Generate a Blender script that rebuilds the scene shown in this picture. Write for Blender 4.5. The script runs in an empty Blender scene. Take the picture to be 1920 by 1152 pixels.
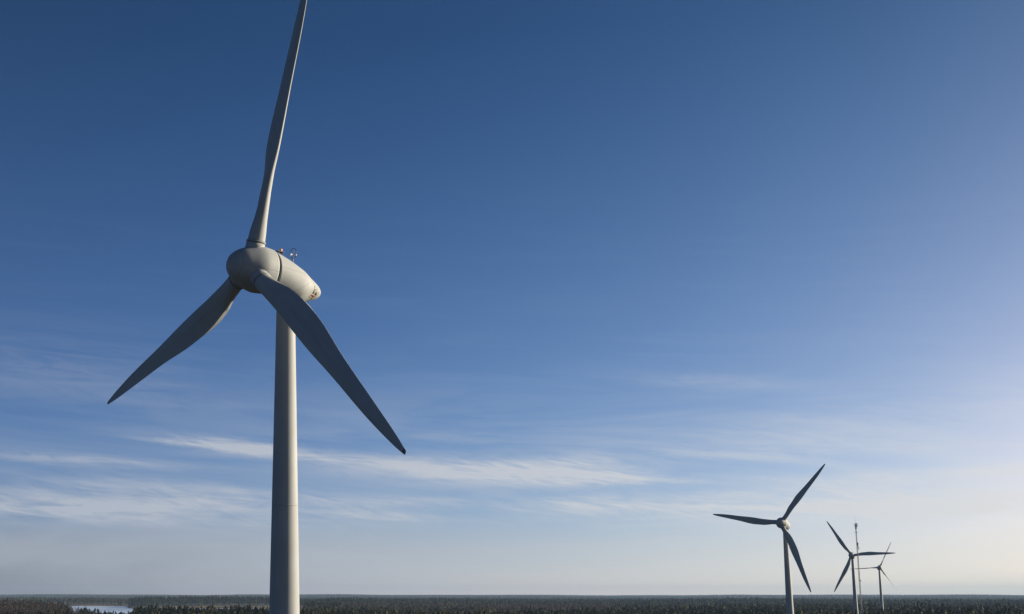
import bpy, math, random
import numpy as np
from mathutils import Matrix, Vector, Euler

R = math.radians
scene = bpy.context.scene
COL = scene.collection

# ------------------------------------------------------------------ camera
CAMZ = 33.0
FPX, PX, PY, HOR = 2745.0, 600.0, 576.0, 1115.0      # focal length, principal point and level line of the cropped photo
PITCH = math.atan((HOR - PY) / FPX)
cam_d = bpy.data.cameras.new('camera')
cam_d.sensor_width = 36.0
cam_d.lens = FPX / 1920 * 36
cam_d.shift_x = (960 - PX) / 1920
cam_d.clip_start = 1.0
cam_d.clip_end = 60000
cam = bpy.data.objects.new('camera', cam_d)
cam.location = (0, 0, CAMZ)
cam.rotation_euler = (math.pi / 2 + PITCH, 0, 0)
COL.objects.link(cam)
scene.camera = cam

# ------------------------------------------------------------------ light
SUN_AZ, SUN_EL = R(76), R(15)          # azimuth clockwise from +Y
sun_dir = Vector((math.sin(SUN_AZ) * math.cos(SUN_EL), math.cos(SUN_AZ) * math.cos(SUN_EL), math.sin(SUN_EL)))
sun_d = bpy.data.lights.new('sun', 'SUN')
sun_d.energy = 5.0
sun_d.angle = R(0.5)
sun_d.color = (1.0, 0.86, 0.66)
sun = bpy.data.objects.new('sun', sun_d)
sun.rotation_euler = (-sun_dir).to_track_quat('-Z', 'Y').to_euler()
sun.location = (200, 100, 300)
COL.objects.link(sun)

scene.view_settings.view_transform = 'Standard'
scene.view_settings.look = 'None'
scene.view_settings.exposure = 1.0
scene.view_settings.gamma = 1.0
scene.cycles.volume_bounces = 0

# ------------------------------------------------------------------ node helper
class NT:
    def __init__(self, tree):
        self.t = tree
        tree.nodes.clear()
    def n(self, typ, ins=None, **props):
        nd = self.t.nodes.new(typ)
        for k, v in props.items():
            setattr(nd, k, v)
        for k, v in (ins or {}).items():
            s = nd.inputs[k]
            if isinstance(v, bpy.types.NodeSocket):
                self.t.links.new(v, s)
            else:
                s.default_value = v
        return nd
    def m(self, op, a, b=0.0, c=0.0, clamp=False):
        nd = self.n('ShaderNodeMath', {0: a, 1: b, 2: c}, operation=op)
        nd.use_clamp = clamp
        return nd.outputs[0]
    def mix(self, f, a, b, blend='MIX'):
        nd = self.n('ShaderNodeMix', None, data_type='RGBA', blend_type=blend)
        for i, v in ((0, f), (6, a), (7, b)):
            if isinstance(v, bpy.types.NodeSocket):
                self.t.links.new(v, nd.inputs[i])
            else:
                nd.inputs[i].default_value = v
        return nd.outputs[2]
    def noise(self, vec, scale, detail=4, rough=0.5, dist=0.0):
        return self.n('ShaderNodeTexNoise', {'Vector': vec, 'Scale': scale, 'Detail': detail, 'Roughness': rough, 'Distortion': dist}).outputs['Fac']
    def sstep(self, x, a, b):
        nd = self.n('ShaderNodeMapRange', {0: x, 1: a, 2: b, 3: 0.0, 4: 1.0}, interpolation_type='SMOOTHSTEP')
        return nd.outputs[0]

# ------------------------------------------------------------------ world: physical sky + thin cirrus
world = bpy.data.worlds.new('World')
scene.world = world
world.use_nodes = True
W = NT(world.node_tree)
sky = W.n('ShaderNodeTexSky', sky_type='NISHITA', sun_disc=False, sun_elevation=SUN_EL, sun_rotation=SUN_AZ,
          altitude=100.0, air_density=0.6, dust_density=0.5, ozone_density=4.0)
tc = W.n('ShaderNodeTexCoord')
sx = W.n('ShaderNodeSeparateXYZ', {0: tc.outputs['Generated']})
az = W.m('ARCTAN2', sx.outputs[0], sx.outputs[1])
el = W.m('ARCSINE', sx.outputs[2])

def dirof(px, py):
    v = Vector(((px - PX) / FPX, 1.0, -(py - PY) / FPX))
    y = v.y * math.cos(PITCH) - v.z * math.sin(PITCH)
    z = v.y * math.sin(PITCH) + v.z * math.cos(PITCH)
    return math.atan2(v.x, y), math.atan2(z, math.hypot(v.x, y))

# streaks drawn in azimuth / elevation, a little tilted
elt = W.m('ADD', el, W.m('MULTIPLY', az, 0.06))
uv = W.n('ShaderNodeCombineXYZ', {0: W.m('MULTIPLY', az, 5.0), 1: W.m('MULTIPLY', elt, 60.0), 2: 0.0}).outputs[0]
elt2 = W.m('ADD', el, W.m('MULTIPLY', az, 0.16))
uv2 = W.n('ShaderNodeCombineXYZ', {0: W.m('MULTIPLY', az, 22.0), 1: W.m('MULTIPLY', elt2, 150.0), 2: 3.0}).outputs[0]
uv3 = W.n('ShaderNodeCombineXYZ', {0: W.m('MULTIPLY', az, 70.0), 1: W.m('MULTIPLY', elt2, 520.0), 2: 7.0}).outputs[0]
n1 = W.noise(uv, 1.3, 6, 0.55, 0.9)
n2 = W.noise(uv2, 1.0, 8, 0.62, 1.6)
n3 = W.noise(uv3, 1.0, 6, 0.65, 1.2)
nz = W.m('ADD', W.m('ADD', W.m('MULTIPLY', n1, 0.52), W.m('MULTIPLY', n2, 0.39)), W.m('MULTIPLY', n3, 0.09))
uv0 = W.n('ShaderNodeCombineXYZ', {0: W.m('MULTIPLY', az, 4.0), 1: W.m('MULTIPLY', elt, 26.0), 2: 11.0}).outputs[0]
n0 = W.noise(uv0, 1.0, 7, 0.58, 1.2)

def wisp(cx, cy, rx, ry, amt, slope=0.0):
    a0, e0 = dirof(cx, cy)
    da = W.m('DIVIDE', W.m('SUBTRACT', az, a0), rx / FPX)
    de0 = W.m('SUBTRACT', el, e0)
    de = W.m('DIVIDE', W.m('SUBTRACT', de0, W.m('MULTIPLY', W.m('SUBTRACT', az, a0), slope)), ry / FPX)
    r2 = W.m('ADD', W.m('MULTIPLY', da, da), W.m('MULTIPLY', de, de))
    return W.m('MULTIPLY', W.m('EXPONENT', W.m('MULTIPLY', r2, -1.0)), amt)

WISPS = [  # px, py, half width, half height, strength, slope
    (420, 833, 130, 12, 1.35, -0.09), (470, 846, 70, 9, 0.6, -0.06), (900, 882, 260, 22, 1.05, -0.05), (1120, 878, 130, 26, 0.6, -0.02), (640, 862, 190, 10, 0.45, -0.08),
    (1090, 950, 140, 22, 0.95, 0.0), (740, 970, 150, 14, 0.60, -0.06), (780, 940, 180, 9, 0.4, -0.03), (90, 945, 190, 24, 0.95, -0.05),
    (330, 925, 230, 22, 0.70, -0.10), (350, 968, 300, 24, 0.62, -0.04), (140, 862, 190, 12, 0.55, -0.06), (600, 935, 160, 14, 0.60, -0.05),
    (1450, 945, 260, 22, 1.2, 0.0), (1780, 945, 260, 26, 1.1, 0.02), (1740, 893, 300, 13, 0.7, 0.05), (1250, 900, 300, 9, 0.35, 0.0), (1660, 790, 400, 40, 0.30, 0.08), (1330, 715, 170, 14, 0.2, -0.1),
    (120, 700, 330, 60, 0.18, -0.10), (1450, 850, 420, 20, 0.25, 0.03),
]
acc = None
for w in WISPS:
    v = wisp(*w)
    acc = v if acc is None else W.m('ADD', acc, v)
body = W.sstep(nz, 0.35, 0.66)
dens = W.m('MULTIPLY', acc, W.m('ADD', W.m('MULTIPLY', body, 0.85), 0.15))
veil = W.m('MULTIPLY', W.sstep(n1, 0.42, 0.75), W.m('MULTIPLY', W.sstep(el, 0.32, 0.06), 0.05))
low = W.m('MULTIPLY', W.sstep(n0, 0.38, 0.68), W.m('MULTIPLY', W.sstep(el, 0.165, 0.085), 0.24))
veil = W.m('ADD', veil, low)
dens = W.m('MINIMUM', W.m('ADD', dens, veil), 0.85)
CLOUD = (6.2, 6.5, 7.0, 1.0)
# colour balance of the clear winter sky: deeper blue overhead, paler towards the sun's side
cx = W.m('MINIMUM', W.m('MAXIMUM', sx.outputs[0], -0.30), 0.45)
cz = W.m('MINIMUM', W.m('MAXIMUM', sx.outputs[2], 0.0), 0.37)
ch = W.m('EXPONENT', W.m('MULTIPLY', cz, -1 / 0.03))
def poly(k):
    t = k[0]
    for c_, v_ in ((k[1], cx), (k[2], cz), (k[3], W.m('MULTIPLY', cz, cz)), (k[4], W.m('MULTIPLY', cx, cz)), (k[5], W.m('MULTIPLY', cx, cx)), (k[6], ch), (k[7], W.m('MULTIPLY', ch, cx)), (k[8], W.m('MULTIPLY', W.m('MULTIPLY', ch, cx), cx))):
        t = W.m('ADD', t, W.m('MULTIPLY', v_, c_))
    return W.m('EXPONENT', t)
GRADE = [[-0.035, 1.364, -0.421, -4.776, -2.72, 3.128, 0.788, 0.484, -8.314], [-0.079, 0.803, -0.051, -2.936, -1.402, 1.504, 0.482, 1.1, -5.707], [-0.006, 0.256, 0.157, -2.921, -0.03, 0.491, 0.346, 1.271, -4.263]]
grade = W.n('ShaderNodeCombineColor', {0: poly(GRADE[0]), 1: poly(GRADE[1]), 2: poly(GRADE[2])}).outputs[0]
skycol = W.mix(1.0, sky.outputs[0], grade, 'MULTIPLY')
ccol = W.mix(W.sstep(az, -0.3, 0.6), (4.6, 5.0, 5.7, 1.0), (7.5, 7.5, 7.5, 1.0))
# pale thin layer lying low over the country, strongest away from the sun
_, e_lo = dirof(960, 1030)
dl = W.m('DIVIDE', W.m('SUBTRACT', el, e_lo), 48 / FPX)
lowamt = W.m('MULTIPLY', W.m('EXPONENT', W.m('MULTIPLY', W.m('MULTIPLY', dl, dl), -1.0)), W.m('SUBTRACT', 0.52, W.m('MULTIPLY', W.sstep(az, -0.2, 0.4), 0.27)))
lowcol = W.mix(W.sstep(az, -0.2, 0.45), (4.05, 4.05, 4.3, 1.0), (6.8, 6.8, 6.8, 1.0))
skylow = W.mix(lowamt, skycol, lowcol)
cc = W.mix(dens, skylow, ccol)
bg = W.n('ShaderNodeBackground', {'Color': cc, 'Strength': 0.05})
out = W.n('ShaderNodeOutputWorld', {0: bg.outputs[0]})

# ------------------------------------------------------------------ object helpers
def at(px, py, Y):
    """point of the place at depth Y (metres north of the drone) seen at photo pixel px, py"""
    v = Vector(((px - PX) / FPX, 1.0, -(py - PY) / FPX))
    y = v.y * math.cos(PITCH) - v.z * math.sin(PITCH)
    z = v.y * math.sin(PITCH) + v.z * math.cos(PITCH)
    return Vector((v.x / y * Y, Y, CAMZ + z / y * Y))

def link(name, me, mat=None, parent=None, smooth=True):
    o = bpy.data.objects.new(name, me)
    COL.objects.link(o)
    if mat is not None and not me.materials:
        me.materials.append(mat)
    if parent is not None:
        o.parent = parent
    if smooth and len(me.polygons):
        me.polygons.foreach_set('use_smooth', np.ones(len(me.polygons), bool))
    return o

def tag(o, label=None, cat=None, group=None, kind=None):
    if label: o['label'] = label
    if cat: o['category'] = cat
    if group: o['group'] = group
    if kind: o['kind'] = kind
    return o

def empty(name, loc, rz=0.0):
    o = bpy.data.objects.new(name, None)
    o.location = loc
    o.rotation_euler = (0, 0, rz)
    o.empty_display_size = 2
    COL.objects.link(o)
    return o

def mesh(name, verts, faces):
    me = bpy.data.meshes.new(name)
    me.from_pydata([tuple(v) for v in verts], [], faces)
    me.update()
    return me

def tri_mesh(name, V, colors=None):
    """V: (n,3,3) array of separate triangles; colors: per triangle rgb"""
    n = len(V)
    me = bpy.data.meshes.new(name)
    me.vertices.add(3 * n); me.loops.add(3 * n); me.polygons.add(n)
    me.vertices.foreach_set('co', V.astype(np.float32).ravel())
    me.loops.foreach_set('vertex_index', np.arange(3 * n, dtype=np.int32))
    me.polygons.foreach_set('loop_start', np.arange(0, 3 * n, 3, dtype=np.int32))
    me.polygons.foreach_set('loop_total', np.full(n, 3, dtype=np.int32))
    me.update(calc_edges=True)
    if colors is not None:
        ca = me.attributes.new('tint', 'FLOAT_COLOR', 'FACE')
        c4 = np.ones((n, 4), np.float32); c4[:, :3] = colors
        ca.data.foreach_set('color', c4.ravel())
    return me

class MB:
    """collects loose solids into one mesh"""
    def __init__(self): self.v = []; self.f = []
    def add(self, v, f):
        b = len(self.v)
        self.v += [tuple(p) for p in v]
        self.f += [tuple(i + b for i in q) for q in f]
        return self
    def box(self, c, s, rz=0.0):
        x, y, z = (k / 2 for k in s)
        m = Matrix.Rotation(rz, 3, 'Z')
        v = [Vector(c) + m @ Vector((i * x, j * y, k * z)) for k in (-1, 1) for j in (-1, 1) for i in (-1, 1)]
        return self.add(v, [(0, 2, 3, 1), (4, 5, 7, 6), (0, 1, 5, 4), (2, 6, 7, 3), (0, 4, 6, 2), (1, 3, 7, 5)])
    def tube(self, pts, r, seg=8):
        pts = [Vector(p) for p in pts]
        rs = r if isinstance(r, (list, tuple)) else [r] * len(pts)
        v = []; f = []
        d0 = (pts[1] - pts[0]).normalized()
        ref = Vector((0, 0, 1)) if abs(d0.z) < 0.9 else Vector((1, 0, 0))
        for i, p in enumerate(pts):
            d = (pts[min(i + 1, len(pts) - 1)] - pts[max(i - 1, 0)]).normalized()
            e1 = d.cross(ref).normalized(); e2 = d.cross(e1)
            for k in range(seg):
                q = 2 * math.pi * k / seg
                v.append(p + rs[i] * (math.cos(q) * e1 + math.sin(q) * e2))
        for i in range(len(pts) - 1):
            for k in range(seg):
                a = i * seg + k; b = i * seg + (k + 1) % seg
                f.append((a, b, b + seg, a + seg))
        f.append(tuple(range(seg - 1, -1, -1)))
        f.append(tuple(range((len(pts) - 1) * seg, len(pts) * seg)))
        return self.add(v, f)
    def build(self, name, mat, parent=None, smooth=False):
        return link(name, mesh(name, self.v, self.f), mat, parent, smooth)

def revolve(profile, seg=64, axis='Z', drop=None, uvs=True):
    """profile: list of (s, r); around Z (s up) or around Y (s along -Y)"""
    v = []; f = []
    for s, r in profile:
        for k in range(seg):
            q = 2 * math.pi * k / seg
            if axis == 'Z':
                v.append((r * math.sin(q), -r * math.cos(q), s))
            else:
                dz = drop(s) if drop else 0.0
                v.append((r * math.sin(q), -s, r * math.cos(q) - dz))
    for i in range(len(profile) - 1):
        for k in range(seg):
            a = i * seg + k; b = i * seg + (k + 1) % seg
            f.append((a, b, b + seg, a + seg) if axis == 'Z' else (a, a + seg, b + seg, b))
    return v, f

# ------------------------------------------------------------------ materials
def new_mat(name):
    m = bpy.data.materials.new(name)
    m.use_nodes = True
    T = NT(m.node_tree)
    p = T.n('ShaderNodeBsdfPrincipled')
    T.n('ShaderNodeOutputMaterial', {0: p.outputs[0]})
    return m, T, p

def wire(T, p, **kw):
    for k, v in kw.items():
        k = k.replace('_', ' ')
        if isinstance(v, bpy.types.NodeSocket):
            T.t.links.new(v, p.inputs[k])
        else:
            p.inputs[k].default_value = v

def plain(name, col, rough=0.5, metal=0.0):
    m, T, p = new_mat(name)
    co = T.n('ShaderNodeTexCoord').outputs['Object']
    n = T.noise(co, 3.0, 4)
    c = T.mix(T.sstep(n, 0.3, 0.7), tuple(k * 0.85 for k in col) + (1,), tuple(min(1, k * 1.12) for k in col) + (1,))
    wire(T, p, Base_Color=c, Roughness=rough, Metallic=metal)
    return m

PAINT = (0.280, 0.304, 0.310)
def paint_mat(name, kind):
    m, T, p = new_mat(name)
    co = T.n('ShaderNodeTexCoord').outputs['Object']
    s = T.n('ShaderNodeSeparateXYZ', {0: co})
    if kind in ('tower', 'blade'):
        st = T.n('ShaderNodeMapping', {'Vector': co, 'Scale': (1.6, 1.6, 0.10)}).outputs[0]
    else:
        st = T.n('ShaderNodeMapping', {'Vector': co, 'Scale': (1.5, 0.5, 0.5)}).outputs[0]
    n = T.noise(st, 1.0, 6, 0.6)
    n2 = T.noise(co, 0.35, 3)
    w = T.m('ADD', T.m('MULTIPLY', T.sstep(n, 0.35, 0.75), 0.5), T.m('MULTIPLY', T.sstep(n2, 0.3, 0.7), 0.3))
    c = T.mix(w, PAINT + (1,), tuple(k * q for k, q in zip(PAINT, (0.80, 0.79, 0.76))) + (1,))
    line = None
    def ring(v, w0):
        return T.m('COMPARE', T.m('ABSOLUTE', v), 0.0, w0)
    if kind == 'tower':
        for z in (14.0, 39.8):
            l = T.m('COMPARE', s.outputs[2], z, 0.035)
            line = l if line is None else T.m('ADD', line, l)
        # graded green rings near the foot
        zz = s.outputs[2]
        band = T.m('FLOOR', T.m('DIVIDE', zz, 3.6))
        g = T.m('SUBTRACT', 0.9, T.m('MULTIPLY', band, 0.19), clamp=True)
        c = T.mix(g, c, (0.10, 0.22, 0.10, 1))
    elif kind == 'nacelle':
        ang = T.m('ARCTAN2', s.outputs[0], s.outputs[2])
        side = T.m('COMPARE', T.m('ABSOLUTE', ang), 1.50, 0.012)
        hatch = T.m('COMPARE', T.m('SUBTRACT', s.outputs[1], T.m('MULTIPLY', T.m('SUBTRACT', 2.25, T.m('ABSOLUTE', ang)), 4.2)), 5.45, 0.05)
        hatch = T.m('MULTIPLY', hatch, T.m('GREATER_THAN', T.m('ABSOLUTE', ang), 1.72))
        line = T.m('ADD', side, hatch)
        # rain and grease streaks low on the tail
        dirt = T.m('MULTIPLY', T.sstep(T.m('ABSOLUTE', ang), 2.05, 2.7), T.m('MULTIPLY', T.sstep(s.outputs[1], 5.5, 8.0), T.sstep(n, 0.35, 0.6)))
        c = T.mix(T.m('MULTIPLY', dirt, 0.55), c, (0.20, 0.19, 0.11, 1))
    elif kind == 'spinner':
        ang = T.m('ARCTAN2', s.outputs[0], s.outputs[2])
        a3 = T.m('PINGPONG', T.m('ADD', ang, 20 * math.pi / 3 - R(10.3 + 90)), math.pi / 3)
        side = T.m('MULTIPLY', T.m('COMPARE', a3, 0.0, 0.010), T.m('GREATER_THAN', s.outputs[1], -2.1))
        line = T.m('ADD', side, T.m('COMPARE', s.outputs[1], -2.1, 0.02))
    if line is not None:
        c = T.mix(T.m('MULTIPLY', line, 0.06 if kind == 'tower' else 0.6, clamp=True), c, (0.10, 0.10, 0.095, 1))
    rg = T.m('ADD', T.m('MULTIPLY', n, 0.2), 0.58)
    b = T.n('ShaderNodeBump', {'Strength': 0.12, 'Distance': 0.02, 'Height': n2}).outputs[0]
    wire(T, p, Base_Color=c, Roughness=rg, Normal=b)
    p.inputs['Specular IOR Level'].default_value = 0.35
    return m

M_TOWER = paint_mat('tower_paint', 'tower')
M_BLADE = paint_mat('blade_paint', 'blade')
M_NAC = paint_mat('nacelle_paint', 'nacelle')
M_SPIN = paint_mat('spinner_paint', 'spinner')
M_DARK = plain('dark_rubber', (0.035, 0.036, 0.04), 0.6)
M_STEEL = plain('dark_steel', (0.06, 0.06, 0.065), 0.45, 0.3)
M_GALV = plain('galvanised_steel', (0.085, 0.085, 0.10), 0.5, 0.3)
M_WHITE = plain('white_plastic', (0.42, 0.42, 0.42), 0.4)
M_ORANGE = plain('orange_lens', (0.50, 0.26, 0.15), 0.3)
M_LGREY = plain('logo_grey', (0.02, 0.021, 0.022), 0.5)
M_LMID = plain('logo_mid_grey', (0.03, 0.03, 0.03), 0.5)
M_LRED = plain('logo_red', (0.15, 0.008, 0.01), 0.5)

# ------------------------------------------------------------------ terrain height
def sm(x): 
    x = np.clip(x, 0, 1); return x * x * (3 - 2 * x)
def px_of(x, y):                      # photo column over which a place lies (only to lay out woods and lake by bearing)
    return PX + FPX * x / (y * math.cos(PITCH) - 5 * math.sin(PITCH))
BASES = [(-7.71 + 4.8 * 0.7996, 159.64 + 4.8 * 0.6005, 2.8), (223.3, 710.3, 0.6), (456.9, 1274.4, 0.0), (678.9, 1805.2, -0.9)]
def lake_mask(x, y):
    """>0 inside the lake, metres from its shore roughly"""
    y_ = np.maximum(y, 1.0)
    c = 600 + 2745 * x / (y_ * 0.982)
    wob = 12 * np.sin(x / 63.0) + 7 * np.sin(y / 90.0 + 1.3) + 5 * np.sin(x / 21.0)
    left = (c - 139 + 45 * sm((y_ - 2500) / 400) + 7 * np.sin(y_ / 190.0 + 0.6) + 4 * np.sin(y_ / 71.0) + wob * 0.15) * y_ / 2745
    right = (560 - c) * y_ / 2745
    near = (y_ - 1750) * 0.6
    far_y = np.where(c < 246, 4560, 3790 + 0.35 * (c - 246))
    blend = sm((c - 240) / 10)
    far_y = 4560 * (1 - blend) + (3800 + 0.3 * np.maximum(c - 246, 0)) * blend
    far = (far_y + 2.0 * wob - y_) * 0.5
    return np.minimum(np.minimum(left, right), np.minimum(near, far))
def ground(x, y):
    x = np.asarray(x, float); y = np.asarray(y, float)
    d = np.hypot(x, y)
    g = 1.6 * np.sin(x / 230 + 0.7) * np.sin(y / 410 + 0.4) + 1.4 * np.sin(x / 520 - y / 610 + 2.0) + 0.8 * np.sin(x / 97 + y / 140)
    g = g * sm((d - 300) / 900) + 0.6
    yy = np.maximum(y, 1.0)
    c = 600 + 2745 * x / (yy * 0.982)
    # long swells of the country further off
    a = np.arctan2(x, yy)
    r1 = np.sin(a * 19 + 1.0) + 0.6 * np.sin(a * 43 + 2.2) + 0.4 * np.sin(a * 97)
    r2 = np.sin(a * 14 + 4.0) + 0.7 * np.sin(a * 33 + 0.3) + 0.35 * np.sin(a * 120 + 1)
    ridge = 4.5 + 1.6 * r1 + 3.0 * np.exp(-((c - 1370) / 170) ** 2) + 3.0 * np.exp(-((c - 640) / 160) ** 2) + 1.5 * np.exp(-((c - 1640) / 200) ** 2) - 2.5 * np.exp(-((c - 1040) / 120) ** 2)
    g = g + np.exp(-((d - 4050 - 200 * np.sin(a * 23)) / 420) ** 2) * ridge * sm((c - 540) / 120)
    g = g + sm((d - 9500) / 3500) * (11.5 + 3.2 * r1 + 6.0 * np.exp(-((c - 200) / 420) ** 2) + 1.5 * np.exp(-((c - 1000) / 160) ** 2))
    g = g + sm((d - 13000) / 2500) * (3.0 + 1.5 * r2)
    g = g - 3.9 * sm((c - 125) / 20) * (1 - sm((c - 240) / 20)) * sm((y - 900) / 150) * (1 - sm((y - 1900) / 100))
    g = g + 3.4 * sm((c - 238) / 20) * (1 - sm((c - 540) / 60)) * sm((y - 1250) / 200) * (1 - sm((y - 1680) / 60))
    # birch rise on the left
    g = g + 9.0 * np.exp(-np.maximum(0, (x + 318) / 62) ** 2 * (x > -318) - ((y - 1850) / 420) ** 2) * (y > 200) * (x < -60)
    # wood behind the lake, spit with dark wood
    g = g + 6.5 * np.exp(-((c - 90) / 150) ** 4) * sm((y - 4600) / 250) * (1 - sm((y - 5600) / 600))
    g = g + 5.5 * sm((c - 246) / 25) * (1 - sm((c - 500) / 120)) * sm((y - 3830) / 150) * (1 - sm((y - 4500) / 500))
    # low rise with the farm sheds
    g = g + 7.0 * np.exp(-((x - 1290) / 75) ** 2 - ((y - 3480) / 150) ** 2)
    for bx, by, bz in BASES:
        w = np.exp(-((x - bx) ** 2 + (y - by) ** 2) / 55.0 ** 2)
        g = g * (1 - w) + bz * w
    L = lake_mask(x, y)
    t = sm((L + 18) / 26)
    return g * (1 - t) + (-4.5) * t

# ------------------------------------------------------------------ ground sheet, lake
def build_ground():
    angs = np.concatenate([np.arange(-180, -20, 8.0), np.arange(-20, 34, 0.2), np.arange(34, 180, 8.0)])
    A = np.radians(angs)
    rad = np.concatenate([[8, 40, 90, 140], np.geomspace(180, 17000, 420)])
    AA, RR = np.meshgrid(A, rad)
    X = RR * np.sin(AA); Y = RR * np.cos(AA)
    Z = ground(X, Y)
    nr, na = X.shape
    V = np.stack([X, Y, Z], -1).reshape(-1, 3)
    i = np.arange(nr - 1)[:, None] * na; k = np.arange(na)[None]; k2 = (k + 1) % na
    F = np.stack([i + k, i + k2, i + na + k2, i + na + k], -1).reshape(-1, 4)
    V = np.vstack([V, [[0, 0, float(ground(0, 0))]]])
    tip = len(V) - 1
    faces = [tuple(q) for q in F.tolist()] + [(tip, int((q + 1) % na), int(q)) for q in range(na)]
    me = mesh('ground', V.tolist(), faces)
    m, T, p = new_mat('forest_floor')
    g = T.n('ShaderNodeNewGeometry')
    pos = g.outputs['Position']
    n = T.noise(pos, 0.03, 8, 0.6); n2 = T.noise(pos, 0.004, 4)
    c = T.mix(T.sstep(n, 0.35, 0.65), (0.015, 0.015, 0.009, 1), (0.030, 0.027, 0.017, 1))
    c = T.mix(T.sstep(n2, 0.4, 0.65), c, (0.016, 0.020, 0.009, 1))
    z = T.n('ShaderNodeSeparateXYZ', {0: pos}).outputs[2]
    c = T.mix(T.m('SUBTRACT', 1.0, T.sstep(z, -1.6, -0.9)), c, (0.16, 0.125, 0.07, 1))
    wire(T, p, Base_Color=c, Roughness=0.95, Normal=T.n('ShaderNodeBump', {'Strength': 0.6, 'Distance': 1.0, 'Height': n}).outputs[0])
    tag(link('ground', me, m), kind='structure')

    # lake: one sheet; the shore is where the land rises through it
    v = [(-1500, 1650, -2), (40, 1650, -2), (60, 5100, -2), (-1500, 5100, -2)]
    m, T, p = new_mat('lake_water')
    pos = T.n('ShaderNodeNewGeometry').outputs['Position']
    st = T.n('ShaderNodeMapping', {'Vector': pos, 'Scale': (0.005, 0.006, 1.0)}).outputs[0]
    n = T.noise(st, 1.0, 6, 0.6, 0.6)
    rip = T.noise(pos, 0.8, 4)
    ice = T.sstep(n, 0.37, 0.53)
    c = T.mix(ice, (0.17, 0.22, 0.29, 1), (0.42, 0.54, 0.74, 1))
    wire(T, p, Base_Color=c, Roughness=T.m('ADD', 0.12, T.m('MULTIPLY', ice, 0.35)), IOR=1.33,
         Normal=T.n('ShaderNodeBump', {'Strength': 0.15, 'Distance': 0.2, 'Height': rip}).outputs[0])
    tag(link('lake', mesh('lake', v, [(0, 1, 2, 3)]), m), kind='structure')
build_ground()

# ------------------------------------------------------------------ wind turbines
TAU, CONE = R(3.76), R(-1.91)
RAD = 35.0
HUB = 66.0
OVER = 4.8
SK = np.array([2.99, 2.48, 1.09, -.82, -2.34, -3.99, -5.9, -7.8, -9.07, -9.7])
RK = np.array([0, 1.26, 2.12, 2.68, 2.55, 2.45, 2.2, 1.42, .82, 0]) ** 2
def pchip(xq, x, y):
    h = np.diff(x); d = np.diff(y) / h; m = np.zeros(len(x))
    for i in range(1, len(x) - 1):
        if d[i-1] * d[i] > 0:
            w1 = 2 * h[i] + h[i-1]; w2 = h[i] + 2 * h[i-1]; m[i] = (w1 + w2) / (w1 / d[i-1] + w2 / d[i])
    m[0] = d[0]; m[-1] = d[-1]
    i = np.clip(np.searchsorted(x, xq) - 1, 0, len(h) - 1); t = (xq - x[i]) / h[i]
    return y[i]*(1+2*t)*(1-t)**2 + h[i]*m[i]*t*(1-t)**2 + y[i+1]*t**2*(3-2*t) + h[i]*m[i+1]*t**2*(t-1)
def nrad(s):
    return float(math.sqrt(max(0, pchip(np.array([-s]), -SK, RK)[0])))
def drop(s):
    return float(np.interp(-s, [-3, 2.1, 5.9, 9.7], [0, 0, .87, 1.14]))
def skin(s, phi, lift=0.0):
    r = nrad(s) + lift
    return Vector((r * math.sin(phi), -s, r * math.cos(phi) - drop(s)))

def ss(a, b, n):
    return [a + (b - a) * i / (n - 1) for i in range(n)]
nose = [2.99 - 0.5 * (i / 10) ** 2 for i in range(11)]
SPIN_S = nose + ss(2.4, -2.12, 30)
NAC_S = ss(-2.34, -9.1, 34) + [-9.7 + 0.6 * (1 - i / 10) ** 2 for i in range(1, 11)]

def make_spinner():
    prof = [(s, max(nrad(s), 0.001)) for s in SPIN_S]
    prof += [(-2.13, nrad(-2.12) - 0.05), (-2.13, 1.0)]
    v, f = revolve(prof, 72, 'Y')
    return mesh('spinner', v, f)
def make_nacelle():
    prof = [(-2.33, 1.0), (-2.33, nrad(-2.34) - 0.04)] + [(s, max(nrad(s), 0.001)) for s in NAC_S]
    v, f = revolve(prof, 72, 'Y', drop)
    mb = MB().add(v, f)
    # neck down to the tower yaw ring
    return mesh('nacelle', mb.v, mb.f)

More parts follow.
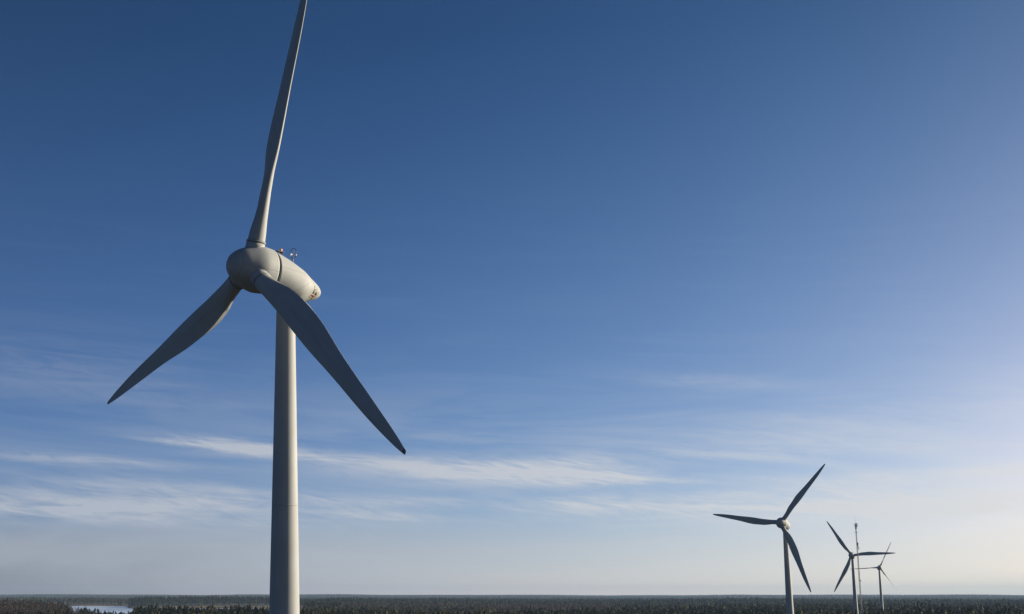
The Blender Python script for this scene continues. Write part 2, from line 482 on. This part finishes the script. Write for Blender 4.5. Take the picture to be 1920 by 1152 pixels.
KN = [0.085, 0.14, 0.2, 0.27, 0.4, 0.6, 0.8, 0.95, 1.0]
CH = [2.0, 2.25, 2.65, 2.95, 3.24, 2.38, 1.75, 0.95, 0.47]
TW = [21.0, 22.5, 25.5, 25.0, 9.2, 4.2, 1.4, -3.4, -11.5]
OF = [0.515, 0.408, 0.329, 0.293, 0.311, 0.375, 0.486, 0.571, 0.675]
def blade_ring(rr, seg=40):
    k = lambda v: float(pchip(np.array([min(max(rr, KN[0]), 1.0)]), np.array(KN), np.array(v))[0])
    ch, tw, of = k(CH), R(k(TW)), k(OF)
    tc_ = float(np.interp(rr, [.085, .12, .16, .2, .25, .32, .45, .7, 1], [1, .865, .63, .48, .36, .27, .21, .20, .19]))
    bl = float(np.interp(rr, [.085, .12, .16, .2, .25, .3], [1, .9, .6, .35, .15, 0]))
    te = float(np.interp(rr, [.12, .15, .18, .22, .26, .30, .34, .375], [0.0, .09, .17, .19, .14, .075, .02, .003]))
    pts = []
    le = (math.cos(tw), -math.sin(tw)); nn = (-math.sin(tw), -math.cos(tw))
    for i in range(seg):
        q = 2 * math.pi * (i + 0.5) / seg
        x = (1 + math.cos(q)) / 2; sg = math.sin(q)
        yt = 5 * (0.2969 * math.sqrt(x) - 0.1260 * x - 0.3516 * x**2 + 0.2843 * x**3 - 0.1036 * x**4)
        y = bl * sg * 0.5 * tc_ + (1 - bl) * (yt * 1.15 if sg >= 0 else -yt * 0.85) * tc_
        y += (1 if sg >= 0 else -1) * te * x ** 4 * (1 - bl)
        X = ch * (of - x); Y = -ch * y
        pts.append((X * le[0] + Y * nn[0], X * le[1] + Y * nn[1], rr * RAD))
    return pts
def make_blade(r0, r1, n, cap=True, ease=1.0):
    v = []; f = []; seg = 40
    for i in range(n):
        v += blade_ring(r0 + (r1 - r0) * (i / (n - 1)) ** ease, seg)
    for i in range(n - 1):
        for k in range(seg):
            a = i * seg + k; b = i * seg + (k + 1) % seg
            f.append((a, b, b + seg, a + seg))
    f.append(tuple(range(seg - 1, -1, -1)))
    f.append(tuple(range((n - 1) * seg, n * seg)))
    me = mesh('blade', v, f)
    me.polygons.foreach_set('use_smooth', np.ones(len(me.polygons), bool))
    me.set_sharp_from_angle(angle=R(38))
    return me

def ring_mesh(name, ro, ri, z0, z1, seg=48):
    v, f = revolve([(z0, ri), (z0, ro), (z1, ro), (z1, ri)], seg, 'Z')
    return mesh(name, v, f)

ME = {}
ME['spinner'] = make_spinner()
ME['nacelle'] = make_nacelle()
ME['blade'] = make_blade(0.088, 0.985, 90)
ME['blade_tip'] = make_blade(0.9855, 1.0, 6)
ME['root_stub'] = mesh('root_stub', *revolve([(1.4, 1.12), (2.4, 1.09), (2.82, 1.06), (2.83, 0.9)], 48, 'Z'))
ME['root_collar'] = ring_mesh('root_collar', 1.115, 0.9, 2.90, 3.04)
ME['root_seal'] = ring_mesh('root_seal', 1.045, 0.85, 2.78, 3.10)
ME['seam_band'] = mesh('seam_band', *revolve([(-2.125, 2.3), (-2.125, nrad(-2.2) - 0.07), (-2.335, nrad(-2.3) - 0.07), (-2.335, 2.3)], 72, 'Y'))
tw_prof = [(-3.0, 2.21), (HUB - 2.9, 1.03), (HUB - 2.9, 0.9)]
prof = []
for i in range(40):
    z = -3.0 + (HUB - 2.9 + 3.0) * i / 39
    prof.append((z, 2.21 - (2.21 - 1.03) * (i / 39)))
ME['tower'] = mesh('tower', *revolve(prof, 72, 'Z'))
ME['yaw_neck'] = mesh('yaw_neck', *revolve([(HUB - 2.95, 1.07), (HUB - 2.6, 1.09), (HUB - 2.3, 1.3), (HUB - 1.6, 1.7), (HUB - 0.8, 1.75)], 48, 'Z'))
v, f = revolve([(-0.05, 0.35), (0.0, 0.36)], 8, 'Z')
def flange(z):
    r = 2.21 - (2.21 - 1.03) * ((z + 3) / (HUB + 0.1))
    return [(z - 0.05, r - 0.05), (z - 0.05, r + 0.001), (z + 0.05, r + 0.001), (z + 0.05, r - 0.05)]
ME['flange_seam'] = {z: mesh('flange_seam', *revolve(flange(z), 72, 'Z')) for z in (14.0, 39.8)}

# operator's mark on the tail, right-hand side: (station, angle) outlines on the nacelle skin
LOGO = {
    'logo_chevron': (M_LMID, [(-7.855, 1.457), (-8.57, 1.596), (-8.22, 1.743), (-7.981, 1.735)]),
    'logo_block': (M_LGREY, [(-7.883, 1.702), (-8.107, 1.792), (-7.995, 2.062), (-7.729, 2.054)]),
    'logo_block.b': (M_LGREY, [(-8.262, 1.85), (-8.514, 1.768), (-8.486, 2.177), (-8.122, 2.144)]),
    'logo_swoosh': (M_LRED, [(-7.561, 2.136), (-7.841, 2.12), (-8.023, 2.202), (-8.29, 2.243), (-8.332, 2.316), (-8.065, 2.374), (-7.841, 2.267), (-7.575, 2.202)]),
    'logo_letter': (M_LGREY, [(-7.393, 2.324), (-7.631, 2.267), (-7.701, 2.3), (-7.533, 2.382)]),
    'logo_letter.b': (M_LGREY, [(-7.897, 2.48), (-7.995, 2.431), (-8.15, 2.537), (-8.093, 2.603)]),
}
def logo_mesh(poly):
    # outline refined and pressed on the curved skin, 6 mm thick, filled as a fan of rings
    pts = []
    n = len(poly)
    for i in range(n):
        (s0, p0), (s1, p1) = poly[i], poly[(i + 1) % n]
        for k in range(5):
            pts.append((s0 + (s1 - s0) * k / 5, p0 + (p1 - p0) * k / 5))
    cs = sum(p[0] for p in pts) / len(pts); cp = sum(p[1] for p in pts) / len(pts)
    v = []; f = []; m = len(pts)
    for w in (1.0, 0.66, 0.33):
        for s, p in pts:
            v.append(skin(cs + (s - cs) * w, cp + (p - cp) * w, 0.015))
    v.append(skin(cs, cp, 0.015))
    for j in range(2):
        for k in range(m):
            f.append((j * m + k, j * m + (k + 1) % m, (j + 1) * m + (k + 1) % m, (j + 1) * m + k))
    for k in range(m):
        f.append((2 * m + k, 2 * m + (k + 1) % m, 3 * m))
    base = len(v)
    for s, p in pts:
        v.append(skin(s, p, -0.01))
    for k in range(m):
        f.append((k, base + k, base + (k + 1) % m, (k + 1) % m))
    return mesh('logo', v, f)
for k in LOGO: ME[k] = logo_mesh([(-7.95 + (s_ + 7.95) * 1.12, 2.0 + (p_ - 2.0) * 1.12) for s_, p_ in LOGO[k][1]])

def weather_mesh():
    b = skin(-5.65, 0.0)
    mb = MB()
    x, y, z = b
    mb.tube([(x, y, z - 0.1), (x, y, z + 0.95)], 0.055, 8)
    mb.box((x, y, z + 0.06), (0.35, 0.35, 0.12))
    for sx_ in (-1, 1):                                             # fork
        mb.tube([(x, y, z + 0.80), (x + 0.22 * sx_, y + 0.12 * sx_, z + 1.0), (x + 0.34 * sx_, y + 0.16 * sx_, z + 1.12)], 0.035, 6)
    arc = []
    for i in range(15):                                             # lightning hoop
        q = math.pi * (i / 14) * 1.35 - 0.55
        arc.append((x + 0.40 * math.cos(q), y + 0.18 * math.cos(q), z + 1.42 + 0.58 * math.sin(q)))
    mb.tube(arc, 0.035, 6)
    mb.tube([(x, y, z + 0.9), (x, y, z + 2.02)], 0.032, 6)
    return mesh('weather_mast', mb.v, mb.f)
def cups_mesh():
    b = skin(-5.65, 0.0); mb = MB(); x, y, z = b
    mb.tube([(x + 0.30, y + 0.14, z + 1.08), (x + 0.30, y + 0.14, z + 1.18), (x + 0.30, y + 0.14, z + 1.34)], [0.06, 0.14, 0.10], 8)
    return mesh('anemometer', mb.v, mb.f)
def vane_mesh():
    b = skin(-5.65, 0.0); mb = MB(); x, y, z = b
    mb.tube([(x - 0.33, y - 0.15, z + 1.06), (x - 0.33, y - 0.15, z + 1.3)], 0.05, 8)
    mb.box((x - 0.33, y - 0.10, z + 1.36), (0.05, 0.36, 0.14))
    return mesh('wind_vane', mb.v, mb.f)
def bracket_mesh():
    mb = MB()
    s0 = -3.9
    b = skin(s0, 0.0); x, y, z = b
    h = 0.62
    mb.box((x, y - 0.1, z + h), (0.5, 1.0, 0.07))
    mb.tube([(x, y - 0.45, z + h), (x, y - 0.95, z + h - 0.22), skin(-2.75, 0.0)], 0.05, 6)
    mb.tube([(x + 0.18, y + 0.25, z - 0.2), (x + 0.18, y + 0.25, z + h)], 0.05, 6)
    mb.tube([(x - 0.18, y + 0.25, z - 0.2), (x - 0.18, y + 0.25, z + h)], 0.05, 6)
    mb.tube([(x, y - 0.3, z + 0.1), (x, y + 0.2, z + h)], 0.04, 6)
    return mesh('light_bracket', mb.v, mb.f)
def beacon_mesh():
    b = skin(-3.9, 0.0); x, y, z = b
    v, f = revolve([(0, 0.001), (0, 0.16), (0.10, 0.19), (0.24, 0.19), (0.33, 0.13), (0.36, 0.001)], 16, 'Z')
    return mesh('warning_light', [(x + p[0], y - 0.02 + p[1], z + 0.66 + p[2]) for p in v], f)
ME['weather_mast'] = weather_mesh(); ME['anemometer'] = cups_mesh(); ME['wind_vane'] = vane_mesh()
ME['light_bracket'] = bracket_mesh(); ME['warning_light'] = beacon_mesh()

MATS = {'spinner': M_SPIN, 'nacelle': M_NAC, 'blade': M_BLADE, 'blade_tip': M_STEEL, 'root_stub': M_BLADE, 'root_collar': M_BLADE, 'root_seal': M_DARK,
        'seam_band': M_DARK, 'tower': M_TOWER, 'yaw_neck': M_TOWER, 'weather_mast': M_STEEL, 'anemometer': M_WHITE, 'wind_vane': M_WHITE, 'light_bracket': M_STEEL, 'warning_light': M_ORANGE}
FLAT = {'weather_mast', 'light_bracket'}

def turbine(label, base, psi, theta, pitch=0.0):
    root = empty('wind_turbine', base, -R(psi))
    tag(root, label, 'wind turbine', 'wind turbines standing over the forest')
    def part(name, me, mat, parent, M=None):
        o = link(name, me, mat, parent, name not in FLAT)
        if M is not None: o.matrix_local = M
        return o
    tow = part('tower', ME['tower'], M_TOWER, root)
    for z in (14.0, 39.8):
        part('flange_seam', ME['flange_seam'][z], M_TOWER, tow)
    part('yaw_neck', ME['yaw_neck'], M_TOWER, tow)
    Cm = Matrix.Translation((0, -OVER, HUB)) @ Matrix.Rotation(-TAU, 4, 'X')
    nac = part('nacelle', ME['nacelle'], M_NAC, root, Cm)
    part('seam_band', ME['seam_band'], M_DARK, nac)
    for k in LOGO:
        part(k.split('.')[0], ME[k], LOGO[k][0], nac)
    for k in ('weather_mast', 'anemometer', 'wind_vane', 'light_bracket', 'warning_light'):
        part(k, ME[k], MATS[k], nac)
    part('spinner', ME['spinner'], M_SPIN, root, Cm @ Matrix.Rotation(R(theta - 10.3), 4, 'Y'))
    for k in range(3):
        Bm = Cm @ Matrix.Rotation(R(theta + 120 * k), 4, 'Y') @ Matrix.Rotation(CONE, 4, 'X') @ Matrix.Rotation(-R(pitch), 4, 'Z')
        bl = part('blade', ME['blade'], M_BLADE, root, Bm)
        for q in ('root_stub', 'root_collar', 'root_seal', 'blade_tip'):
            part(q, ME[q], MATS[q], bl)
    return root

turbine('large pale grey wind turbine nearest the camera, its upper blade cut by the top edge', BASES[0], 53.08, 10.26)
turbine('dark wind turbine right of centre, the largest of the three distant ones', BASES[1], 38.0, 38.6)
turbine('distant wind turbine standing just left of the thin antenna mast, one blade crossing it', BASES[2], 24.9, 87.3)
turbine('smallest and farthest wind turbine, thin edge-on blades, right of the antenna mast', BASES[3], 12.5, 27.0, 72.0)

# ------------------------------------------------------------------ antenna mast
def antenna_mast():
    Y = 1150.0
    top = at(1604.3, 983, Y)
    x0 = top.x; gz = float(ground(x0, Y)); H = top.z - gz
    root = empty('antenna_mast', (x0, Y, gz))
    tag(root, 'tall thin lattice antenna mast between two distant wind turbines', 'mast')
    zpx = lambda py: at(1606, py, Y).z - gz
    mb = MB()
    hw = lambda z: 0.62 - 0.22 * z / H
    def leg(k, z):
        q = k * 2 * math.pi / 3 + 0.4
        return Vector((hw(z) * math.cos(q), hw(z) * math.sin(q), z))
    for k in range(3):
        mb.tube([leg(k, -1), leg(k, H)], 0.12, 6)
    nb = 62
    for i in range(nb):
        z0 = H * i / nb; z1 = H * (i + 1) / nb
        for k in range(3):
            mb.tube([leg(k, z0), leg((k + 1) % 3, z1)], 0.065, 4)
            mb.tube([leg(k, z1), leg((k + 1) % 3, z1)], 0.065, 4)
    mb.tube([(0.15, 0, 0), (0.15, 0, H)], 0.09, 6)           # cable run
    mb.build('lattice_shaft', M_GALV, root)
    whip = MB().tube([(-0.05, 0, H - 0.5), (-0.05, 0, H + 6.5)], [0.09, 0.04], 6).build('whip_antenna', M_GALV, root)
    MB().tube([(0, 0, H - 2.4), (0, 0, H)], 0.42, 10).build('top_radome', M_STEEL, root)
    for dx, dy, w in ((-1.05, 0.3, 0.22), (1.15, 0.2, 0.42), (0.1, -0.75, 0.55)):
        z0, z1 = zpx(988.3), zpx(981.3)
        pan = MB().box((dx, dy, (z0 + z1) / 2), (w, 0.18, z1 - z0)).build('panel_antenna', M_STEEL if w > .3 else M_GALV, root)
        for zb in (z0 + 0.6, z1 - 0.6):
            MB().tube([(0, 0, zb), (dx, dy, zb)], 0.06, 6).build('panel_bracket', M_STEEL, pan)
    z = zpx(989.8)
    MB().tube([(0, 0, z - 1.0), (0.15, 0, z + 0.9)], 0.62, 10).build('head_unit', M_STEEL, root)
    z = zpx(998.3)
    MB().tube([(-1.3, 0, z), (1.3, 0, z)], 0.05, 6).tube([(0, 0, z - .4), (0, 0, z + .4)], 0.5, 8).tube([(-1.3, 0, z - .2), (-1.3, 0, z + .2)], 0.2, 8).tube([(1.3, 0, z - .2), (1.3, 0, z + .2)], 0.22, 8).build('cross_arm', M_STEEL, root)
    for py, dx, r in ((1019.5, 0.2, 0.7), (1022.5, 0.1, 0.62), (1026.5, 0.75, 0.5), (1030, 0.85, 0.42), (1089, 0.3, 0.55)):
        z = zpx(py)
        MB().tube([(dx, -0.35, z), (dx, -0.75, z + 0.02)], [r * 0.5, r], 14).tube([(0, 0, z), (dx, -0.4, z)], 0.05, 6).build('dish_antenna', M_STEEL, root)
    z = zpx(1148)
    MB().box((0.9, -0.6, z), (1.5, 0.6, 3.4)).tube([(0, 0, z), (0.9, -0.4, z)], 0.06, 6).build('equipment_cabinet', M_WHITE, root)
antenna_mast()

# ------------------------------------------------------------------ farm sheds on the rise
def shed(px, Y, w, d, h, roofh, wallc, roofc, label):
    c = at(px, 1126, Y)
    gz = float(ground(c.x, Y))
    root = empty('farm_shed', (c.x, Y, gz), 0.2)
    tag(root, label, 'shed', 'sheds on the wooded rise')
    MB().box((0, 0, h / 2), (w, d, h)).build('wall', plain('shed_wall', wallc, 0.8), root)
    o = 0.4
    v = [(-w/2-o, -d/2-o, h+.02), (w/2+o, -d/2-o, h+.02), (w/2+o, d/2+o, h+.02), (-w/2-o, d/2+o, h+.02), (-w/2-o, 0, h+roofh), (w/2+o, 0, h+roofh)]
    link('roof', mesh('roof', v, [(0, 1, 5, 4), (2, 3, 4, 5), (0, 4, 3), (1, 2, 5), (0, 3, 2, 1)]), plain('shed_roof', roofc, 0.7), root, False)
    for k in (-1, 0, 1): MB().box((k * w / 3.4, -d / 2 - 0.03, h * 0.55), (w / 9, 0.06, h * 0.25)).build('window', M_STEEL, root)
SHEDS = [(1613.5, 3395, 7, 7, 10.5, 2.2, (0.38, 0.29, 0.15), (0.20, 0.14, 0.09), 'tan gabled shed among the trees just right of the antenna mast'),
         (1622.5, 3405, 4, 6, 10.0, 2.2, (0.42, 0.33, 0.17), (0.22, 0.16, 0.10), 'narrow tan shed among the trees, middle one of three right of the antenna mast'),
         (1630.5, 3390, 8, 7, 8.5, 1.0, (0.26, 0.28, 0.30), (0.2, 0.21, 0.23), 'low pale grey shed among the trees, nearest of three to the farthest turbine')]
for s_ in SHEDS: shed(*s_)

# ------------------------------------------------------------------ woods
rng = np.random.default_rng(11)
A0, A1 = R(-15.2), R(28.6)
def vnoise(x, y, s, seed):
    g = np.random.default_rng(seed).random((64, 64))
    u = x / s; w = y / s
    i = np.floor(u).astype(int); j = np.floor(w).astype(int)
    fu = u - i; fw = w - j; fu = fu*fu*(3-2*fu); fw = fw*fw*(3-2*fw)
    q = lambda a, b: g[a % 64, b % 64]
    return (q(i, j)*(1-fu)+q(i+1, j)*fu)*(1-fw)+(q(i, j+1)*(1-fu)+q(i+1, j+1)*fu)*fw

def scatter():
    P = []
    d = 1060.0
    while d < 16000:
        s = 4.9 * (d / 1300) * (1 - 0.4 * min(1, max(0, d - 4500) / 2500))
        n = int((A1 - A0) * d / s)
        a = A0 + (np.arange(n) + rng.random(n) * 0.9) * (A1 - A0) / n
        rr = d + (rng.random(n) - 0.5) * s * 1.2
        P.append(np.stack([rr * np.sin(a), rr * np.cos(a)], -1))
        d += s
    P = np.vstack(P)
    x, y = P.T
    keep = lake_mask(x, y) < -11
    for bx, by, _ in BASES:
        keep &= (x - bx) ** 2 + (y - by) ** 2 > 15 ** 2
    for s_ in SHEDS:
        c = at(s_[0], 1126, s_[1])
        keep &= ~((np.abs(x - c.x * y / s_[1]) < s_[2] * 0.7) & (y < s_[1] + 12) & (y > s_[1] - 260))
    keep &= (x - at(1604, 983, 1150).x) ** 2 + (y - 1150) ** 2 > 6 ** 2
    return P[keep]
P = scatter()
x, y = P.T
D = np.hypot(x, y)
col = 600 + 2745 * x / (y * 0.982)
gz = ground(x, y)
N = len(P)
nb1 = vnoise(x, y, 160, 1) * 0.6 + vnoise(x + 999, y, 60, 2) * 0.4
birchy = 0.0 + 0.80 * sm((D - 1750) / 250) * (1 - sm((D - 3150) / 500)) * (1 - 0.8 * sm((col - 1100) / 300)) + 0.25 * sm((D - 5000) / 1500)
birchy = np.where((x < -240) & (D > 1250) & (D < 2900) & (col < 150), 0.88, birchy)
birchy = np.where((D > 4500) & (D < 6000) & (col < 260), 0.75, birchy)
birchy = np.where((D > 3700) & (D < 4900) & (col > 240) & (col < 560), 0.18, birchy)
is_b = ((nb1 - .5) * 1.5 + .5 + (rng.random(N) - .5) * .3) < (0.14 + birchy * 0.72)
spr = (vnoise(x, y, 90, 3) + (rng.random(N) - .5) * .6) > 0.52
edge = lake_mask(x, y) > -90
spr = spr | ((D > 3500) & (D < 4700))
kind = np.where(edge & (rng.random(N) < .75) & (D > 2500), 1, np.where(is_b, 2, np.where(spr, 1, 0)))          # 0 pine 1 spruce 2 birch
H = 11.5 + 4.0 * rng.random(N) + 3.0 * (vnoise(x, y, 140, 4) - 0.5) * 2 + 1.6 * (vnoise(x, y, 45, 6) - 0.5) * 2 + (rng.random(N) > 0.93) * 3.2
H = 13.0 + (H - 13.0) * np.clip(1 - (D - 4500) / 4000, 0.3, 1)
H = np.where((D > 3700) & (D < 4900) & (col > 240) & (col < 560), H * 1.25, H)

# which trees stand clear of the ones in front: the 300 that show largest become things of their own
order = np.argsort(y)
topz = gz + H
elev = (topz - CAMZ) / y
sel = []
buf = np.full(2300, -37.0 / 2745 * 1.0)
for i in order[:60000]:
    c = int((col[i] + 180))
    if c < 3 or c > 2290: continue
    b = buf[c - 2:c + 3]
    vis = (elev[i] - b.max()) * 2745
    if 0 < col[i] < 1920 and vis > 3.2 and len(sel) < 300 and y[i] < 1700:
        sel.append(i)
    w = int(1.4 * 2745 / y[i])
    np.maximum(buf[c - w:c + w + 1], elev[i] - 2.0 / y[i], out=buf[c - w:c + w + 1])
sel = np.array(sel)
rest = np.ones(N, bool); rest[sel] = False

def leaf_mat(name):
    m, T, p = new_mat(name)
    a = T.n('ShaderNodeAttribute', None, attribute_name='tint')
    wire(T, p, Base_Color=a.outputs['Color'], Roughness=0.85)
    p.inputs['Specular IOR Level'].default_value = 0.15
    return m
M_LEAF = leaf_mat('tree_foliage')
M_BARK = plain('pine_bark', (0.10, 0.065, 0.04), 0.9)
M_BBARK = plain('birch_bark', (0.45, 0.43, 0.40), 0.8)

BASECOL = np.array([[0.041, 0.043, 0.009], [0.018, 0.024, 0.007], [0.062, 0.048, 0.040]])
def crown(xyz, h, kd, K, r, size=1.0, stand=None):
    """(n,K,3,3) leaf-clump triangles filling each crown's volume, with tints"""
    n = len(h)
    t = r.random((n, K)) ** np.where(kd == 2, 0.8, 0.9)[:, None]          # 0 crown foot .. 1 top
    base = np.where(kd == 0, 0.38, np.where(kd == 1, 0.08, 0.18))[:, None]
    z = h[:, None] * (base + (1 - base) * t * 0.98)
    rp = 2.3 * (np.sin(np.pi * np.clip(t * 0.86 + 0.16, 0, 1)) ** 0.8) * (0.7 + 0.6 * r.random((n, K)))
    rs = 2.5 * (1.02 - t) ** 0.95 * (0.75 + 0.5 * r.random((n, K)))
    rb = 2.4 * np.sin(np.pi * np.clip(t * 0.8 + 0.17, 0, 1)) * (0.5 + 0.7 * r.random((n, K)))
    rad = np.where(kd[:, None] == 0, rp, np.where(kd[:, None] == 1, rs, rb)) * (h[:, None] / 15)
    ang = r.random((n, K)) * 2 * np.pi
    rr = rad * np.sqrt(r.random((n, K)) * 0.6 + 0.4)
    cx = rr * np.cos(ang); cy = rr * np.sin(ang)
    cen = np.stack([cx, cy, z], -1)
    isb = (kd == 2)[:, None]
    jit = lambda a_: a_ * (r.random((n, K)) - .5)
    dirv = np.stack([np.where(isb, 1.0, -0.40) * np.cos(ang) + jit(.5), np.where(isb, 1.0, -0.40) * np.sin(ang) + jit(.5), np.where(isb, 1.3, 0.9) + jit(.4)], -1)
    dirv /= np.linalg.norm(dirv, axis=-1, keepdims=True)
    side = np.stack([-np.sin(ang), np.cos(ang), jit(.5)], -1)
    L = np.where(isb, 1.5, 2.0) * (0.7 + 0.7 * r.random((n, K))) * size * (h[:, None] / 15)
    Wd = np.where(isb, 0.42, 1.35) * (0.7 + 0.6 * r.random((n, K))) * size * (h[:, None] / 15)
    if size > 1.3: Wd = Wd * np.where(isb, 1.5, 1.0)
    # leader at the very top
    V = np.stack([cen + dirv * L[..., None] * .6, cen - dirv * L[..., None] * .4 + side * Wd[..., None] * .6, cen - dirv * L[..., None] * .4 - side * Wd[..., None] * .6], 2)
    V = V + xyz[:, None, None, :]
    tint = BASECOL[kd][:, None, :] * (0.50 + 0.95 * r.random((n, 1, 1)) ** 1.2) * (0.75 + 0.5 * r.random((n, K, 1)))
    if stand is not None:
        tint = tint * stand[:, None, None]
    warm = (r.random((n, 1, 1)) - 0.5) * 0.25
    tint = tint * np.concatenate([1 + warm, np.ones_like(warm), 1 - warm], -1)
    return V, tint
def trunks(xyz, h, kd, r):
    n = len(h)
    w = 0.13 + 0.06 * r.random(n)
    out_ = []
    hh = h * np.where(kd == 2, 0.85, 0.9)
    for k in range(3):
        q0 = k * 2.094; q1 = q0 + 2.094
        a = xyz + np.stack([w * np.cos(q0), w * np.sin(q0), 0 * w - 0.5], -1)
        b = xyz + np.stack([w * np.cos(q1), w * np.sin(q1), 0 * w - 0.5], -1)
        c = xyz + np.stack([0 * w, 0 * w, hh], -1)
        out_.append(np.stack([a, b, c], 1))
    V = np.stack(out_, 1)
    t = np.where((kd == 2)[:, None], np.array([[0.08, 0.07, 0.065]]), np.array([[0.05, 0.035, 0.025]]))
    return V, np.repeat(t[:, None, :], 3, 1)

XYZ = np.stack([x, y, gz], -1)
STAND = 0.60 + 0.45 * vnoise(x, y, 70, 21) + 0.45 * vnoise(x, y, 260, 22)       # age and kind of the stand
def stuff(name, kd_sel, label, cat):
    Vs = []; Ts = []
    for lo, hi, K, size in ((0, 1700, 40, 1.0), (1700, 2600, 26, 1.2), (2600, 4900, 20, 1.5), (4900, 99999, 8, 2.3)):
        mk = rest & np.isin(kind, kd_sel) & (D >= lo) & (D < hi)
        if not mk.any(): continue
        hs = H[mk]
        V, T_ = crown(XYZ[mk], hs, kind[mk], K, rng, size, STAND[mk])
        Vs.append(V.reshape(-1, 3, 3)); Ts.append(T_.reshape(-1, 3))
        if hi <= 4900:
            V, T_ = trunks(XYZ[mk], hs, kind[mk], rng)
            Vs.append(V.reshape(-1, 3, 3)); Ts.append(T_.reshape(-1, 3))
    o = link(name, tri_mesh(name, np.concatenate(Vs), np.concatenate(Ts)), M_LEAF, smooth=False)
    tag(o, label, cat, kind='stuff')
    return len(o.data.polygons)
np_ = stuff('conifer_forest', [0, 1], 'dark green pine and spruce forest spreading to the horizon below the turbines', 'forest')
nb_ = stuff('birch_wood', [2], 'brown bare leafless woods mixed through the forest to the horizon', 'woods')
print('forest tris', np_, nb_, 'trees', N, 'individual', len(sel))

# individual trees: a few shapes of each kind, then copies
TREE_NAMES = ['pine_tree', 'spruce_tree', 'birch_tree']
TREE_LABELS = ['dark green pine with rounded crown in the front row of the forest',
               'dark pointed spruce in the front row of the forest',
               'bare brown birch in the front row of the forest']
TREE_GROUPS = ['pines in the front row of the forest', 'spruces in the front row of the forest', 'bare birches in the front row of the forest']
VAR = {}
r2 = np.random.default_rng(5)
for kd in range(3):
    for q in range(7):
        k1 = np.array([kd]); h1 = np.array([15.0]); o0 = np.zeros((1, 3))
        V, T_ = crown(o0, h1, k1, 150, r2, 0.75)
        mc = tri_mesh('crown', V.reshape(-1, 3, 3), T_.reshape(-1, 3)); mc.materials.append(M_LEAF)
        mb = MB().tube([(0, 0, -0.6), (0.05, 0.02, 5), (-0.04, 0.05, 10), (0, 0, 14.2)], [0.2, 0.16, 0.1, 0.03], 6)
        for b_ in range(7):
            z = 5 + 1.2 * b_; a_ = r2.random() * 6.28; l_ = 1.6 * (1 - b_ / 11)
            mb.tube([(0, 0, z), (l_ * math.cos(a_), l_ * math.sin(a_), z + 0.8)], [0.07, 0.02], 4)
        mt = mesh('trunk', mb.v, mb.f); mt.materials.append(M_BBARK if kd == 2 else M_BARK)
        VAR[kd, q] = (mc, mt)
for j, i in enumerate(sel):
    kd = int(kind[i]); mc, mt = VAR[kd, j % 7]
    root = empty(TREE_NAMES[kd], (float(x[i]), float(y[i]), float(gz[i])), (j * 2.4) % 6.28)
    s_ = float(H[i]) / 15.0
    root.scale = (s_, s_, s_)
    tag(root, TREE_LABELS[kd], 'tree', TREE_GROUPS[kd])
    for nm, me_ in (('crown', mc), ('trunk', mt)):
        o = bpy.data.objects.new(nm, me_); o.parent = root
        COL.objects.link(o)

# ------------------------------------------------------------------ reeds on the lake shore
def reeds():
    n = 60000
    r = np.random.default_rng(8)
    X = r.uniform(-1100, 20, n * 12); Y = r.uniform(1800, 4700, n * 12)
    L = lake_mask(X, Y)
    k = (L > -12) & (L < -4) & (X < 20)
    X = X[k]; Y = Y[k]
    Z = np.maximum(ground(X, Y), -2.2)
    m = len(X); h = 1.3 + 1.2 * r.random(m); w = 1.2 + r.random(m); q = r.random(m) * 0.8
    a = np.stack([X - w * np.cos(q), Y - w * np.sin(q), Z], -1); b = np.stack([X + w * np.cos(q), Y + w * np.sin(q), Z], -1)
    c = np.stack([X + r.normal(0, .3, m), Y, Z + h], -1)
    V = np.stack([a, b, c], 1)
    t = np.array([[0.22, 0.175, 0.10]]) * (0.7 + 0.5 * r.random((m, 1)))
    tag(link('reed_bed', tri_mesh('reed_bed', V, t), M_LEAF, smooth=False), 'pale straw coloured reeds along the lake shore', 'reeds', kind='stuff')
reeds()

# ------------------------------------------------------------------ air
def haze():
    z0, z1 = -8.0, 125.0
    X0, X1, Y0, Y1 = -17500, 17500, -17500, 17500
    mb = MB().box(((X0 + X1) / 2, (Y0 + Y1) / 2, (z0 + z1) / 2), (X1 - X0, Y1 - Y0, z1 - z0))
    m = bpy.data.materials.new('haze_air'); m.use_nodes = True
    T = NT(m.node_tree)
    vol = T.n('ShaderNodeVolumePrincipled', {'Color': (0.30, 0.455, 0.68, 1), 'Density': 3.8e-5, 'Anisotropy': 0.1})
    T.n('ShaderNodeOutputMaterial', {'Volume': vol.outputs[0]})
    o = mb.build('haze', m)
    tag(o, kind='stuff')
haze()
